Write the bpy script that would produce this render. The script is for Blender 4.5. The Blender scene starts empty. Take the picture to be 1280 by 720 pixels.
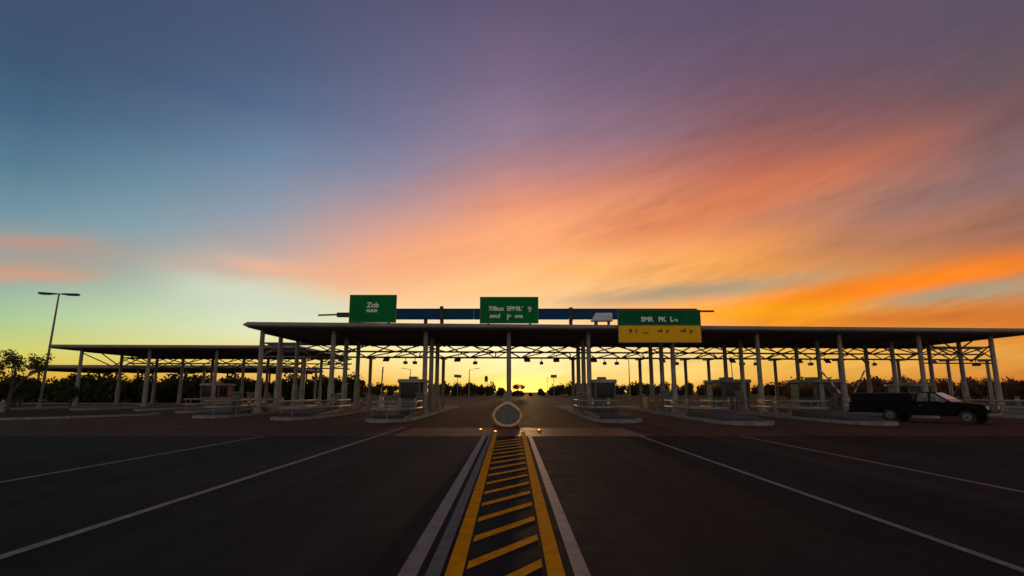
import bpy, bmesh, math, random
from mathutils import Vector, Matrix
PI = math.pi
SC = bpy.context.scene
COL = SC.collection

# ------------------------------------------------------------------ camera
EYE = Vector((0.0, 0.0, 1.7))
PITCH = math.radians(10.36)
cd = bpy.data.cameras.new('camera')
cd.sensor_width = 36.0
cd.lens = 20.0
cd.clip_start = 0.1
cd.clip_end = 6000
cam = bpy.data.objects.new('camera', cd)
COL.objects.link(cam)
cam.location = EYE
cam.rotation_euler = (PI / 2 + PITCH, 0, 0)
SC.camera = cam

SC.view_settings.view_transform = 'Standard'
SC.view_settings.look = 'None'
SC.view_settings.gamma = 1
SC.view_settings.exposure = 0.0
SC.view_settings.use_curve_mapping = False


def lin(c):
    c = c / 255.0
    return c / 12.92 if c <= 0.04045 else ((c + 0.055) / 1.055) ** 2.4


def L(r, g, b):
    return (lin(r), lin(g), lin(b), 1.0)


def sky_dir(px, py):
    """azimuth (deg, + to the right of north) and elevation (deg) of a direction seen in the sky"""
    dx, dy = (px - 640) / 711.0, (360 - py) / 711.0
    y = math.cos(PITCH) - dy * math.sin(PITCH)
    z = math.sin(PITCH) + dy * math.cos(PITCH)
    return math.degrees(math.atan2(dx, y)), math.degrees(math.atan2(z, math.hypot(dx, y)))


# ------------------------------------------------------------------ world: dusk sky
SUN_AZ, SUN_EL = 1.2, 1.6
BACK = 1.0
w = bpy.data.worlds.new('World')
SC.world = w
w.use_nodes = True
NT = w.node_tree
for n in list(NT.nodes):
    NT.nodes.remove(n)


class NG:
    def __init__(self, nt):
        self.nt = nt

    def node(self, t, **kw):
        n = self.nt.nodes.new(t)
        for k, v in kw.items():
            setattr(n, k, v)
        return n

    def put(self, sock, v):
        if isinstance(v, bpy.types.NodeSocket):
            self.nt.links.new(v, sock)
        else:
            sock.default_value = v

    def m(self, op, a, b=None, c=None, clamp=False):
        n = self.node('ShaderNodeMath', operation=op)
        n.use_clamp = clamp
        self.put(n.inputs[0], a)
        if b is not None:
            self.put(n.inputs[1], b)
        if c is not None:
            self.put(n.inputs[2], c)
        return n.outputs[0]

    def remap(self, v, a, b, c=0.0, d=1.0, smooth=True):
        n = self.node('ShaderNodeMapRange')
        n.interpolation_type = 'SMOOTHSTEP' if smooth else 'LINEAR'
        for i, x in enumerate((v, a, b, c, d)):
            self.put(n.inputs[i], x)
        return n.outputs[0]

    def mix(self, f, a, b, mode='MIX'):
        n = self.node('ShaderNodeMix', data_type='RGBA', blend_type=mode)
        self.put(n.inputs[0], f)
        self.put(n.inputs[6], a)
        self.put(n.inputs[7], b)
        return n.outputs[2]

    def ramp(self, f, stops):
        n = self.node('ShaderNodeValToRGB')
        cr = n.color_ramp
        while len(cr.elements) > 1:
            cr.elements.remove(cr.elements[-1])
        cr.elements[0].position = stops[0][0]
        cr.elements[0].color = stops[0][1]
        for p, c in stops[1:]:
            e = cr.elements.new(p)
            e.color = c
        self.put(n.inputs[0], f)
        return n.outputs[0]

    def noise(self, vec, scale, detail=3, rough=0.5, dims='3D'):
        n = self.node('ShaderNodeTexNoise')
        n.noise_dimensions = dims
        if vec is not None:
            self.nt.links.new(vec, n.inputs['Vector'])
        n.inputs['Scale'].default_value = scale
        n.inputs['Detail'].default_value = detail
        n.inputs['Roughness'].default_value = rough
        return n.outputs[0]

    def xyz(self, x, y, z=0.0):
        n = self.node('ShaderNodeCombineXYZ')
        self.put(n.inputs[0], x)
        self.put(n.inputs[1], y)
        self.put(n.inputs[2], z)
        return n.outputs[0]


g = NG(NT)
geo = g.node('ShaderNodeTexCoord')
sep = g.node('ShaderNodeSeparateXYZ')
NT.links.new(geo.outputs['Generated'], sep.inputs[0])
DX, DY, DZ = sep.outputs[0], sep.outputs[1], sep.outputs[2]
AZ = g.m('MULTIPLY', g.m('ARCTAN2', DX, DY), 180 / PI)
EL = g.m('MULTIPLY', g.m('ARCSINE', DZ), 180 / PI)
# streak-space noise: stretched along the drift of the cloud sheet (rising to the right)
rot = math.radians(14)
sA = g.m('ADD', g.m('MULTIPLY', AZ, math.cos(rot)), g.m('MULTIPLY', EL, math.sin(rot)))
sB = g.m('SUBTRACT', g.m('MULTIPLY', EL, math.cos(rot)), g.m('MULTIPLY', AZ, math.sin(rot)))
n_big = g.m('SUBTRACT', g.noise(g.xyz(g.m('MULTIPLY', sA, 0.045), g.m('MULTIPLY', sB, 0.16)), 1.0, 3, 0.5), 0.5)
n_mid = g.m('SUBTRACT', g.noise(g.xyz(g.m('MULTIPLY', sA, 0.07), g.m('MULTIPLY', sB, 0.42), 7.3), 1.0, 5, 0.55), 0.5)
n_fin = g.m('SUBTRACT', g.noise(g.xyz(g.m('MULTIPLY', sA, 0.22), g.m('MULTIPLY', sB, 1.3), 3.1), 1.0, 4, 0.6), 0.5)
ELw = g.m('ADD', EL, g.m('ADD', g.m('MULTIPLY', n_big, 1.5), g.m('MULTIPLY', n_mid, 1.2)))
AZw = g.m('ADD', AZ, g.m('MULTIPLY', n_big, 3.5))

STN = {
    0: [(0, (62, 80, 108)), (70, (60, 86, 114)), (130, (66, 99, 128)), (200, (86, 122, 144)), (260, (112, 147, 160)),
        (310, (135, 163, 165)), (360, (152, 184, 164)), (400, (172, 202, 150)), (440, (208, 206, 105)), (468, (222, 176, 60)), (492, (190, 110, 40))],
    160: [(0, (66, 82, 111)), (80, (68, 89, 121)), (150, (82, 108, 137)), (220, (104, 138, 158)), (275, (130, 157, 169)),
          (310, (146, 166, 166)), (350, (166, 190, 168)), (400, (196, 215, 168)), (440, (222, 212, 118)), (470, (228, 182, 68)), (492, (205, 120, 40))],
    480: [(0, (86, 85, 115)), (90, (100, 100, 130)), (160, (114, 116, 146)), (210, (136, 132, 156)), (250, (172, 146, 154)),
          (295, (220, 158, 138)), (335, (244, 174, 134)), (370, (250, 198, 146)), (400, (242, 220, 178)), (440, (246, 232, 160)), (492, (240, 170, 48))],
    320: [(0, (74, 84, 114)), (70, (76, 93, 124)), (130, (84, 106, 139)), (200, (110, 136, 163)), (260, (142, 153, 170)),
          (310, (180, 166, 162)), (350, (212, 196, 172)), (385, (212, 224, 196)), (420, (226, 228, 180)), (455, (240, 208, 110)), (492, (225, 140, 45))],
    640: [(0, (98, 84, 113)), (100, (122, 103, 132)), (170, (148, 122, 144)), (210, (180, 132, 136)), (250, (224, 145, 116)),
          (300, (250, 166, 112)), (350, (255, 196, 136)), (400, (253, 222, 176)), (435, (255, 243, 198)), (470, (255, 242, 160)), (492, (255, 210, 50))],
    960: [(0, (93, 80, 106)), (80, (108, 84, 104)), (150, (137, 91, 95)), (210, (188, 106, 84)), (255, (214, 124, 84)),
          (300, (242, 152, 82)), (340, (248, 162, 66)), (380, (252, 150, 26)), (410, (252, 150, 28)), (440, (246, 200, 100)), (470, (238, 180, 75)), (492, (215, 120, 40))],
    1280: [(0, (93, 79, 99)), (80, (103, 83, 93)), (140, (120, 88, 92)), (200, (132, 98, 98)), (240, (150, 104, 94)),
           (290, (158, 104, 86)), (330, (205, 118, 52)), (370, (200, 128, 70)), (410, (216, 118, 36)), (440, (224, 156, 66)), (470, (205, 122, 52)), (492, (165, 80, 35))],
}
cols = []
for px in (0, 160, 320, 480, 640, 960, 1280):
    stops = []
    azs = sky_dir(px, 400)[0]
    for py, c in STN[px]:
        e = sky_dir(px, py)[1]
        stops.append(((e + 10) / 100.0, L(*c)))
    stops = sorted(stops)
    # the sky goes on above the frame, darker and bluer
    last = stops[-1][1]
    stops.append((1.0, (last[0] * 0.55, last[1] * 0.6, last[2] * 0.75, 1)))
    f = g.m('DIVIDE', g.m('ADD', ELw, 10.0), 100.0, clamp=True)
    cols.append((azs, g.ramp(f, stops)))
sky = cols[0][1]
for (a0, c0), (a1, c1) in zip(cols, cols[1:]):
    sky = g.mix(g.remap(AZw, a0, a1, smooth=False), sky, c1)


def streak(base, p0, p1, half_w, col, amt=1.0, soft=1.0, warp=1.0, sharp_end=1.0):
    (a0, e0), (a1, e1) = sky_dir(*p0), sky_dir(*p1)
    ca, ce = (a0 + a1) / 2, (e0 + e1) / 2
    Ln = math.hypot(a1 - a0, e1 - e0) / 2
    th = math.atan2(e1 - e0, a1 - a0)
    ew = g.m('ADD', EL, g.m('ADD', g.m('MULTIPLY', n_mid, 2.0 * warp), g.m('MULTIPLY', n_fin, 1.5 * warp)))
    da, de = g.m('SUBTRACT', AZ, ca), g.m('SUBTRACT', ew, ce)
    s = g.m('DIVIDE', g.m('ADD', g.m('MULTIPLY', da, math.cos(th)), g.m('MULTIPLY', de, math.sin(th))), Ln)
    t = g.m('DIVIDE', g.m('SUBTRACT', g.m('MULTIPLY', de, math.cos(th)), g.m('MULTIPLY', da, math.sin(th))), half_w / 12.4)
    s2 = g.m('POWER', g.m('ABSOLUTE', s), 3.0 * sharp_end)
    t2 = g.m('POWER', g.m('ABSOLUTE', t), 2.0)
    k = g.m('MULTIPLY', g.m('EXPONENT', g.m('MULTIPLY', g.m('ADD', s2, t2), -1.0)), amt, clamp=True)
    return g.mix(k, base, L(*col))


# clear pale wedge low on the left, with the peach sheet ending in a feathered edge above it
sky = streak(sky, (225, 352), (440, 392), 20, (206, 222, 200), 0.75, warp=0.6)
sky = streak(sky, (180, 322), (420, 340), 9, (206, 166, 146), 0.5, warp=1.0)
sky = streak(sky, (280, 318), (470, 358), 10, (240, 178, 148), 0.75, warp=1.0)
sky = streak(sky, (-60, 318), (175, 326), 24, (178, 150, 138), 0.62, warp=0.9)
sky = streak(sky, (-60, 301), (120, 306), 7, (196, 146, 128), 0.6, warp=0.9)
sky = streak(sky, (-60, 338), (115, 342), 7, (212, 154, 122), 0.75, warp=0.9)
sky = streak(sky, (400, 345), (800, 250), 30, (250, 168, 116), 0.55, warp=0.8)
sky = streak(sky, (520, 375), (760, 330), 16, (255, 196, 128), 0.5, warp=0.8)
# right hand side: mauve sheet, glowing ridges, grey gaps
sky = streak(sky, (740, 300), (1160, 175), 20, (216, 120, 78), 0.6)
sky = streak(sky, (900, 285), (1180, 215), 20, (174, 122, 102), 0.55)
sky = streak(sky, (1030, 285), (1330, 205), 20, (132, 106, 110), 0.6)
sky = streak(sky, (950, 322), (1300, 262), 20, (176, 120, 98), 0.55)
sky = streak(sky, (650, 335), (930, 322), 10, (255, 178, 92), 0.5)
sky = streak(sky, (700, 377), (1060, 342), 11, (170, 152, 124), 0.95, warp=0.5)
sky = streak(sky, (930, 390), (1330, 316), 13, (255, 130, 4), 0.95, warp=0.6)
sky = streak(sky, (800, 394), (1120, 384), 12, (255, 165, 8), 0.8, warp=0.5)
sky = streak(sky, (1090, 381), (1340, 346), 9, (168, 156, 130), 0.9, warp=0.5)
sky = streak(sky, (1040, 400), (1400, 388), 8, (208, 112, 40), 0.85, warp=0.5)
# gentle brightness texture of the cloud sheet, stronger to the right and low down
amp = g.m('MULTIPLY', g.remap(AZ, -25, 20, 0.15, 1.0), g.remap(EL, 40, 15, 0.25, 1.0))
tex = g.m('ADD', 1.0, g.m('MULTIPLY', amp, g.m('ADD', g.m('MULTIPLY', n_mid, 0.55), g.m('MULTIPLY', n_fin, 0.32))))
vm = g.node('ShaderNodeVectorMath', operation='SCALE')
NT.links.new(sky, vm.inputs[0])
NT.links.new(tex, vm.inputs['Scale'])
sky = vm.outputs[0]
# the afterglow where the sun meets the horizon
dA = g.m('DIVIDE', g.m('SUBTRACT', AZ, SUN_AZ), 3.2)
dE = g.m('DIVIDE', g.m('SUBTRACT', EL, 0.2), 0.8)
glow = g.m('EXPONENT', g.m('MULTIPLY', g.m('ADD', g.m('POWER', dA, 2.0), g.m('POWER', dE, 2.0)), -1.0))
sky = g.mix(g.m('MULTIPLY', glow, 0.9, clamp=True), sky, (3.2, 1.9, 0.3, 1))
# the half of the sky behind the camera: low pale belt brightened to light the signs, blue dusk above
back = g.ramp(g.m('DIVIDE', g.m('ADD', EL, 10.0), 100.0, clamp=True),
              [(0.0, (0.20, 0.17, 0.15, 1)), (0.12, (0.70, 0.60, 0.48, 1)), (0.22, (0.58, 0.51, 0.46, 1)), (0.40, (0.20, 0.20, 0.24, 1)), (1.0, (0.06, 0.07, 0.10, 1))])
bs = g.node('ShaderNodeVectorMath', operation='SCALE')
NT.links.new(back, bs.inputs[0])
bs.inputs['Scale'].default_value = BACK
fb = g.remap(g.m('ABSOLUTE', AZ), 55, 115)
sky = g.mix(fb, sky, bs.outputs[0])
nsk = g.node('ShaderNodeTexSky', sky_type='NISHITA')
nsk.sun_disc = False
nsk.sun_elevation = math.radians(SUN_EL)
nsk.sun_rotation = math.radians(SUN_AZ)
bg1 = g.node('ShaderNodeBackground')
NT.links.new(sky, bg1.inputs[0])
bg1.inputs[1].default_value = 1.0
bg2 = g.node('ShaderNodeBackground')
NT.links.new(nsk.outputs[0], bg2.inputs[0])
bg2.inputs[1].default_value = 0.006
addn = g.node('ShaderNodeAddShader')
NT.links.new(bg1.outputs[0], addn.inputs[0])
NT.links.new(bg2.outputs[0], addn.inputs[1])
wo = g.node('ShaderNodeOutputWorld')
NT.links.new(addn.outputs[0], wo.inputs[0])

# ------------------------------------------------------------------ sun
sd = bpy.data.lights.new('sun', 'SUN')
sd.energy = 0.35
sd.angle = math.radians(0.5)
sd.color = (1.0, 0.55, 0.22)
sun = bpy.data.objects.new('sun', sd)
COL.objects.link(sun)
sv = Vector((math.sin(math.radians(SUN_AZ)) * math.cos(math.radians(SUN_EL)),
             math.cos(math.radians(SUN_AZ)) * math.cos(math.radians(SUN_EL)), math.sin(math.radians(SUN_EL))))
sun.rotation_euler = sv.to_track_quat('Z', 'Y').to_euler()
sun.location = (0, 0, 60)


# ------------------------------------------------------------------ materials
def mat(name, c, rough=0.6, metal=0.0, var=0.2, scale=3.0, bump=0.0, bscale=40.0, c2=None, emit=None, spec=None, trans=None, coords='Object'):
    m = bpy.data.materials.new(name)
    m.use_nodes = True
    nt = m.node_tree
    n = NG(nt)
    p = nt.nodes['Principled BSDF']
    tc = n.node('ShaderNodeTexCoord').outputs[coords]
    nz = n.noise(tc, scale, 5, 0.6)
    c = tuple(c) + (1,)
    if c2 is None:
        c2 = tuple(x * (1 - var) for x in c[:3])
    c2 = tuple(c2) + (1,)
    nt.links.new(n.mix(n.remap(nz, 0.3, 0.7), c2, c), p.inputs['Base Color'])
    p.inputs['Roughness'].default_value = rough
    p.inputs['Metallic'].default_value = metal
    if spec is not None:
        p.inputs['Specular IOR Level'].default_value = spec
    if bump:
        b = n.node('ShaderNodeBump')
        b.inputs['Strength'].default_value = bump
        b.inputs['Distance'].default_value = 0.02
        nt.links.new(n.noise(tc, bscale, 4, 0.7), b.inputs['Height'])
        nt.links.new(b.outputs[0], p.inputs['Normal'])
    if emit:
        p.inputs['Emission Color'].default_value = tuple(emit[:3]) + (1,)
        p.inputs['Emission Strength'].default_value = emit[3]
    if trans:
        p.inputs['Transmission Weight'].default_value = trans
    return m


def ground_mat(name, base, dark, light, rough=(0.6, 0.85), spec=0.25, streaks=True, joints=None, grit=0.35):
    """road surfaces: aggregate grain, patches, tyre-polished tracks running along Y"""
    m = bpy.data.materials.new(name)
    m.use_nodes = True
    nt = m.node_tree
    n = NG(nt)
    p = nt.nodes['Principled BSDF']
    tc = n.node('ShaderNodeTexCoord').outputs['Object']
    s = n.node('ShaderNodeSeparateXYZ')
    nt.links.new(tc, s.inputs[0])
    big = n.noise(tc, 0.18, 4, 0.6)
    med = n.noise(tc, 1.6, 5, 0.65)
    fine = n.noise(tc, 60, 3, 0.7)
    c = n.mix(n.remap(big, 0.35, 0.65), dark + (1,), base + (1,))
    c = n.mix(n.m('MULTIPLY', n.remap(med, 0.45, 0.75), 0.5), c, light + (1,))
    if streaks:
        tr = n.noise(n.xyz(n.m('MULTIPLY', s.outputs[0], 1.1), n.m('MULTIPLY', s.outputs[1], 0.02)), 1.0, 4, 0.6)
        c = n.mix(n.m('MULTIPLY', n.remap(tr, 0.42, 0.68), 0.7), c, light + (1,))
        # thin sealed cracks
        v = n.node('ShaderNodeTexVoronoi', feature='DISTANCE_TO_EDGE')
        wv = n.node('ShaderNodeVectorMath', operation='ADD')
        nn = n.node('ShaderNodeTexNoise')
        nt.links.new(tc, nn.inputs['Vector'])
        nn.inputs['Scale'].default_value = 0.8
        nn.inputs['Detail'].default_value = 5
        nt.links.new(tc, wv.inputs[0])
        nt.links.new(nn.outputs[1], wv.inputs[1])
        nt.links.new(wv.outputs[0], v.inputs['Vector'])
        v.inputs['Scale'].default_value = 0.16
        ck = n.m('MULTIPLY', n.remap(v.outputs['Distance'], 0.0025, 0.006, 1.0, 0.0), n.remap(big, 0.5, 0.56))
        c = n.mix(n.m('MULTIPLY', ck, 0.6), c, (dark[0] * 0.4, dark[1] * 0.4, dark[2] * 0.4, 1))
    if joints:
        for ax, st in ((0, joints[0]), (1, joints[1])):
            f = n.m('ABSOLUTE', n.m('SUBTRACT', n.m('FRACT', n.m('DIVIDE', s.outputs[ax], st)), 0.5))
            j = n.remap(f, 0.5 - 0.02 / st * 1.2, 0.5 - 0.006 / st, 0, 1)
            c = n.mix(n.m('MULTIPLY', j, 0.8), c, (dark[0] * 0.3, dark[1] * 0.3, dark[2] * 0.3, 1))
    c = n.mix(n.m('MULTIPLY', n.remap(fine, 0.5, 0.8), grit), c, (light[0] * 1.5, light[1] * 1.5, light[2] * 1.5, 1))
    nt.links.new(c, p.inputs['Base Color'])
    nt.links.new(n.remap(med, 0.3, 0.7, rough[0], rough[1]), p.inputs['Roughness'])
    p.inputs['Specular IOR Level'].default_value = spec
    b = n.node('ShaderNodeBump')
    b.inputs['Strength'].default_value = 0.5
    b.inputs['Distance'].default_value = 0.01
    nt.links.new(n.noise(tc, 90, 3, 0.7), b.inputs['Height'])
    nt.links.new(b.outputs[0], p.inputs['Normal'])
    return m


def paint_mat(name, c, under, wear=0.45, rough=0.6, spec=0.3):
    m = bpy.data.materials.new(name)
    m.use_nodes = True
    nt = m.node_tree
    n = NG(nt)
    p = nt.nodes['Principled BSDF']
    tc = n.node('ShaderNodeTexCoord').outputs['Object']
    a = n.noise(tc, 30, 5, 0.75)
    b = n.noise(tc, 1.1, 3, 0.6)
    d = n.m('ADD', n.m('MULTIPLY', a, 0.65), n.m('MULTIPLY', b, 0.35))
    k = n.remap(d, wear - 0.06, wear + 0.05)
    dirt = n.mix(n.remap(n.noise(tc, 5, 4, 0.6), 0.3, 0.7), (c[0] * 0.72, c[1] * 0.7, c[2] * 0.68, 1), tuple(c) + (1,))
    nt.links.new(n.mix(k, tuple(under) + (1,), dirt), p.inputs['Base Color'])
    p.inputs['Roughness'].default_value = rough
    p.inputs['Specular IOR Level'].default_value = spec
    bp = n.node('ShaderNodeBump')
    bp.inputs['Strength'].default_value = 0.3
    bp.inputs['Distance'].default_value = 0.01
    nt.links.new(n.noise(tc, 80, 3, 0.7), bp.inputs['Height'])
    nt.links.new(bp.outputs[0], p.inputs['Normal'])
    return m


def leaf_mat(name, c, c2, tr=0.3):
    m = bpy.data.materials.new(name)
    m.use_nodes = True
    nt = m.node_tree
    n = NG(nt)
    p = nt.nodes['Principled BSDF']
    tc = n.node('ShaderNodeTexCoord').outputs['Object']
    col = n.mix(n.remap(n.noise(tc, 0.9, 4, 0.6), 0.35, 0.65), tuple(c) + (1,), tuple(c2) + (1,))
    nt.links.new(col, p.inputs['Base Color'])
    p.inputs['Roughness'].default_value = 0.8
    p.inputs['Specular IOR Level'].default_value = 0.1
    t = n.node('ShaderNodeBsdfTranslucent')
    nt.links.new(col, t.inputs[0])
    ms = n.node('ShaderNodeMixShader')
    ms.inputs[0].default_value = tr
    nt.links.new(p.outputs[0], ms.inputs[1])
    nt.links.new(t.outputs[0], ms.inputs[2])
    nt.links.new(ms.outputs[0], nt.nodes['Material Output'].inputs[0])
    return m


ASPH = (0.0165, 0.0155, 0.0168)
M = {}
M['asphalt'] = ground_mat('asphalt', ASPH, (0.0105, 0.0098, 0.0108), (0.029, 0.026, 0.0265), rough=(0.8, 0.97), spec=0.05)
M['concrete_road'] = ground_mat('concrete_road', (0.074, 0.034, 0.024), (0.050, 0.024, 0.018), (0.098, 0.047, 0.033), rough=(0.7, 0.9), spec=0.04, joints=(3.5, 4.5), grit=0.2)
M['apron_glow'] = ground_mat('apron_glow', (0.20, 0.066, 0.020), (0.12, 0.042, 0.016), (0.25, 0.092, 0.032), rough=(0.5, 0.62), spec=0.09, joints=(3.5, 20), grit=0.2)  # reflected sunset glow put into the concrete's orange base colour
M['soil'] = mat('soil', (0.085, 0.060, 0.042), 0.95, c2=(0.045, 0.045, 0.024), scale=0.06, bump=0.4, bscale=3, spec=0.05)
M['grass_ground'] = mat('grass_ground', (0.055, 0.062, 0.028), 0.95, c2=(0.030, 0.036, 0.016), scale=0.8, bump=0.5, bscale=20, spec=0.05)
M['grass'] = mat('grass', (0.07, 0.085, 0.03), 0.9, c2=(0.04, 0.05, 0.02), scale=1.5, spec=0.05)
M['kerb'] = mat('kerb', (0.28, 0.25, 0.22), 0.8, c2=(0.15, 0.135, 0.12), scale=2.5, bump=0.3)
M['island'] = mat('island', (0.20, 0.17, 0.15), 0.85, c2=(0.12, 0.10, 0.09), scale=1.2, bump=0.3)
M['concrete'] = mat('concrete', (0.27, 0.24, 0.20), 0.8, c2=(0.16, 0.14, 0.12), scale=2.0, bump=0.3, bscale=25)
M['strip'] = mat('strip', (0.12, 0.108, 0.10), 0.85, c2=(0.07, 0.062, 0.06), scale=5.0, bump=0.3)
M['white_line'] = paint_mat('white_line', (0.22, 0.19, 0.197), ASPH, 0.42, spec=0.1)
M['faded_line'] = paint_mat('faded_line', (0.21, 0.18, 0.178), ASPH, 0.44, spec=0.1)
M['yellow_line'] = paint_mat('yellow_line', (0.80, 0.29, 0.002), ASPH, 0.39, rough=0.85, spec=0.03)
M['column'] = mat('column', (0.29, 0.25, 0.205), 0.55, c2=(0.18, 0.155, 0.13), scale=1.5, bump=0.1)
M['booth_wall'] = mat('booth_wall', (0.13, 0.11, 0.09), 0.75, c2=(0.075, 0.064, 0.053), scale=2.5, bump=0.1)
M['steel'] = mat('steel', (0.20, 0.18, 0.15), 0.5, metal=0.3, c2=(0.12, 0.10, 0.09), scale=4)
M['dark_steel'] = mat('dark_steel', (0.045, 0.038, 0.033), 0.6, metal=0.2, scale=4)
M['fascia'] = mat('fascia', (0.31, 0.275, 0.235), 0.5, metal=0.0, spec=0.2, c2=(0.22, 0.195, 0.165), scale=0.7)
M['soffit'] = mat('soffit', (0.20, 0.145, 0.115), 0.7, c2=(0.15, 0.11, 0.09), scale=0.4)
M['roof_top'] = mat('roof_top', (0.25, 0.24, 0.22), 0.6, c2=(0.16, 0.15, 0.14), scale=0.5)
M['sign_green'] = mat('sign_green', (0.001, 0.21, 0.035), 0.6, spec=0.08, c2=(0.003, 0.15, 0.036), scale=0.8)
M['sign_dark_green'] = mat('sign_dark_green', (0.002, 0.14, 0.045), 0.6, spec=0.08, c2=(0.006, 0.095, 0.042), scale=0.8)
M['sign_yellow'] = mat('sign_yellow', (0.97, 0.52, 0.010), 0.6, spec=0.08, c2=(0.90, 0.45, 0.012), scale=1.0)
M['letter'] = mat('letter', (0.93, 0.93, 0.84), 0.5, var=0.08)
M['dark_letter'] = mat('dark_letter', (0.10, 0.045, 0.012), 0.5)
M['sign_back'] = mat('sign_back', (0.16, 0.14, 0.12), 0.5, metal=0.3)
M['blue'] = mat('blue', (0.004, 0.065, 0.19), 0.5, spec=0.1, c2=(0.008, 0.055, 0.14), scale=0.6)
M['teal'] = mat('teal', (0.004, 0.08, 0.12), 0.5, spec=0.1, scale=0.6)
M['white_metal'] = mat('white_metal', (0.70, 0.70, 0.74), 0.5, var=0.15)
M['rubber'] = mat('rubber', (0.022, 0.021, 0.02), 0.85)
M['glass'] = mat('glass', (0.012, 0.014, 0.014), 0.08, var=0.05, spec=0.2)
M['clear_glass'] = mat('clear_glass', (0.85, 0.9, 0.88), 0.03, var=0.02, trans=0.96, spec=0.15)
M['car_paint'] = mat('car_paint', (0.003, 0.003, 0.0032), 0.42, var=0.1, spec=0.08)
M['car_roof_lit'] = mat('car_roof_lit', (0.09, 0.045, 0.045), 0.3, var=0.1)  # pinkish tone paints in the light caught by the cap's top
M['chrome'] = mat('chrome', (0.13, 0.13, 0.125), 0.45, metal=0.7, var=0.05)
M['lens'] = mat('lens', (0.55, 0.56, 0.55), 0.15, var=0.05)
M['red'] = mat('red', (0.50, 0.055, 0.04), 0.5)
M['amber'] = mat('amber', (0.9, 0.4, 0.05), 0.4, emit=(1.0, 0.36, 0.07, 3.5))
M['reflective'] = mat('reflective', (0.92, 0.50, 0.17), 0.4, c2=(0.65, 0.36, 0.14), scale=6)
M['cushion'] = mat('cushion', (0.12, 0.135, 0.125), 0.6, c2=(0.08, 0.09, 0.085), scale=4, bump=0.2)
M['screen'] = mat('screen', (0.05, 0.06, 0.06), 0.2)
M['bark'] = mat('bark', (0.075, 0.052, 0.038), 0.9, scale=6, bump=0.5)
M['leaf_dark'] = leaf_mat('leaf_dark', (0.032, 0.040, 0.016), (0.060, 0.065, 0.022), 0.2)
M['leaf_olive'] = leaf_mat('leaf_olive', (0.085, 0.095, 0.025), (0.13, 0.13, 0.035), 0.45)
M['leaf_brown'] = leaf_mat('leaf_brown', (0.13, 0.055, 0.032), (0.20, 0.09, 0.045), 0.5)
M['leaf_far'] = leaf_mat('leaf_far', (0.055, 0.042, 0.018), (0.09, 0.062, 0.025), 0.3)


# ------------------------------------------------------------------ mesh helpers
class MB:
    def __init__(self):
        self.bm = bmesh.new()

    def hull(self, ring0, ring1, cap0=True, cap1=True):
        b = self.bm
        v0 = [b.verts.new(p) for p in ring0]
        v1 = [b.verts.new(p) for p in ring1]
        n = len(v0)
        for i in range(n):
            b.faces.new((v0[i], v0[(i + 1) % n], v1[(i + 1) % n], v1[i]))
        if cap0:
            b.faces.new(v0[::-1])
        if cap1:
            b.faces.new(v1)
        return self

    def box(self, x0, x1, y0, y1, z0, z1):
        return self.hull([(x0, y0, z0), (x1, y0, z0), (x1, y1, z0), (x0, y1, z0)],
                         [(x0, y0, z1), (x1, y0, z1), (x1, y1, z1), (x0, y1, z1)])

    def cyl(self, p0, p1, r0, r1=None, n=12, cap=True):
        p0, p1 = Vector(p0), Vector(p1)
        r1 = r0 if r1 is None else r1
        d = (p1 - p0).normalized()
        a = d.cross(Vector((0, 0, 1)) if abs(d.z) < 0.9 else Vector((1, 0, 0))).normalized()
        b = d.cross(a)
        rg = lambda p, r: [p + (a * math.cos(2 * PI * i / n) + b * math.sin(2 * PI * i / n)) * r for i in range(n)]
        return self.hull(rg(p0, r0), rg(p1, r1), cap, cap)

    def bar(self, p0, p1, wx, wz=None):
        """square-section member"""
        return self.cyl(p0, p1, wx * 0.7071, n=4)

    def tube(self, pts, r, n=8, closed=False):
        pts = [Vector(p) for p in pts]
        N = len(pts)
        rings = []
        for i, p in enumerate(pts):
            if closed:
                d = (pts[(i + 1) % N] - pts[i - 1]).normalized()
            else:
                d = (pts[min(i + 1, N - 1)] - pts[max(i - 1, 0)]).normalized()
            a = d.cross(Vector((0, 0, 1)) if abs(d.z) < 0.9 else Vector((0, 1, 0))).normalized()
            b = d.cross(a)
            rings.append([self.bm.verts.new(p + (a * math.cos(2 * PI * k / n) + b * math.sin(2 * PI * k / n)) * r) for k in range(n)])
        last = N if closed else N - 1
        for i in range(last):
            A, B = rings[i], rings[(i + 1) % N]
            for k in range(n):
                self.bm.faces.new((A[k], A[(k + 1) % n], B[(k + 1) % n], B[k]))
        if not closed:
            self.bm.faces.new(rings[0][::-1])
            self.bm.faces.new(rings[-1])
        return self

    def prism(self, outline, z0, z1):
        return self.hull([(x, y, z0) for x, y in outline], [(x, y, z1) for x, y in outline])

    def prism_x(self, prof, x0, x1):
        """profile in (y,z) pushed along x"""
        return self.hull([(x0, y, z) for y, z in prof], [(x1, y, z) for y, z in prof])

    def build(self, name, m, parent=None, loc=None, bevel=0.0, smooth=False):
        bmesh.ops.recalc_face_normals(self.bm, faces=self.bm.faces)
        me = bpy.data.meshes.new(name)
        self.bm.to_mesh(me)
        self.bm.free()
        me.materials.append(m)
        if smooth:
            for p in me.polygons:
                p.use_smooth = True
        o = bpy.data.objects.new(name, me)
        COL.objects.link(o)
        if parent:
            o.parent = parent
        if loc:
            o.location = loc
        if bevel:
            b = o.modifiers.new('bevel', 'BEVEL')
            b.width = bevel
            b.segments = 2
            b.limit_method = 'ANGLE'
        return o


def tag(o, label=None, cat=None, group=None, kind=None):
    if label:
        o['label'] = label
    if cat:
        o['category'] = cat
    if group:
        o['group'] = group
    if kind:
        o['kind'] = kind
    return o


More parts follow.
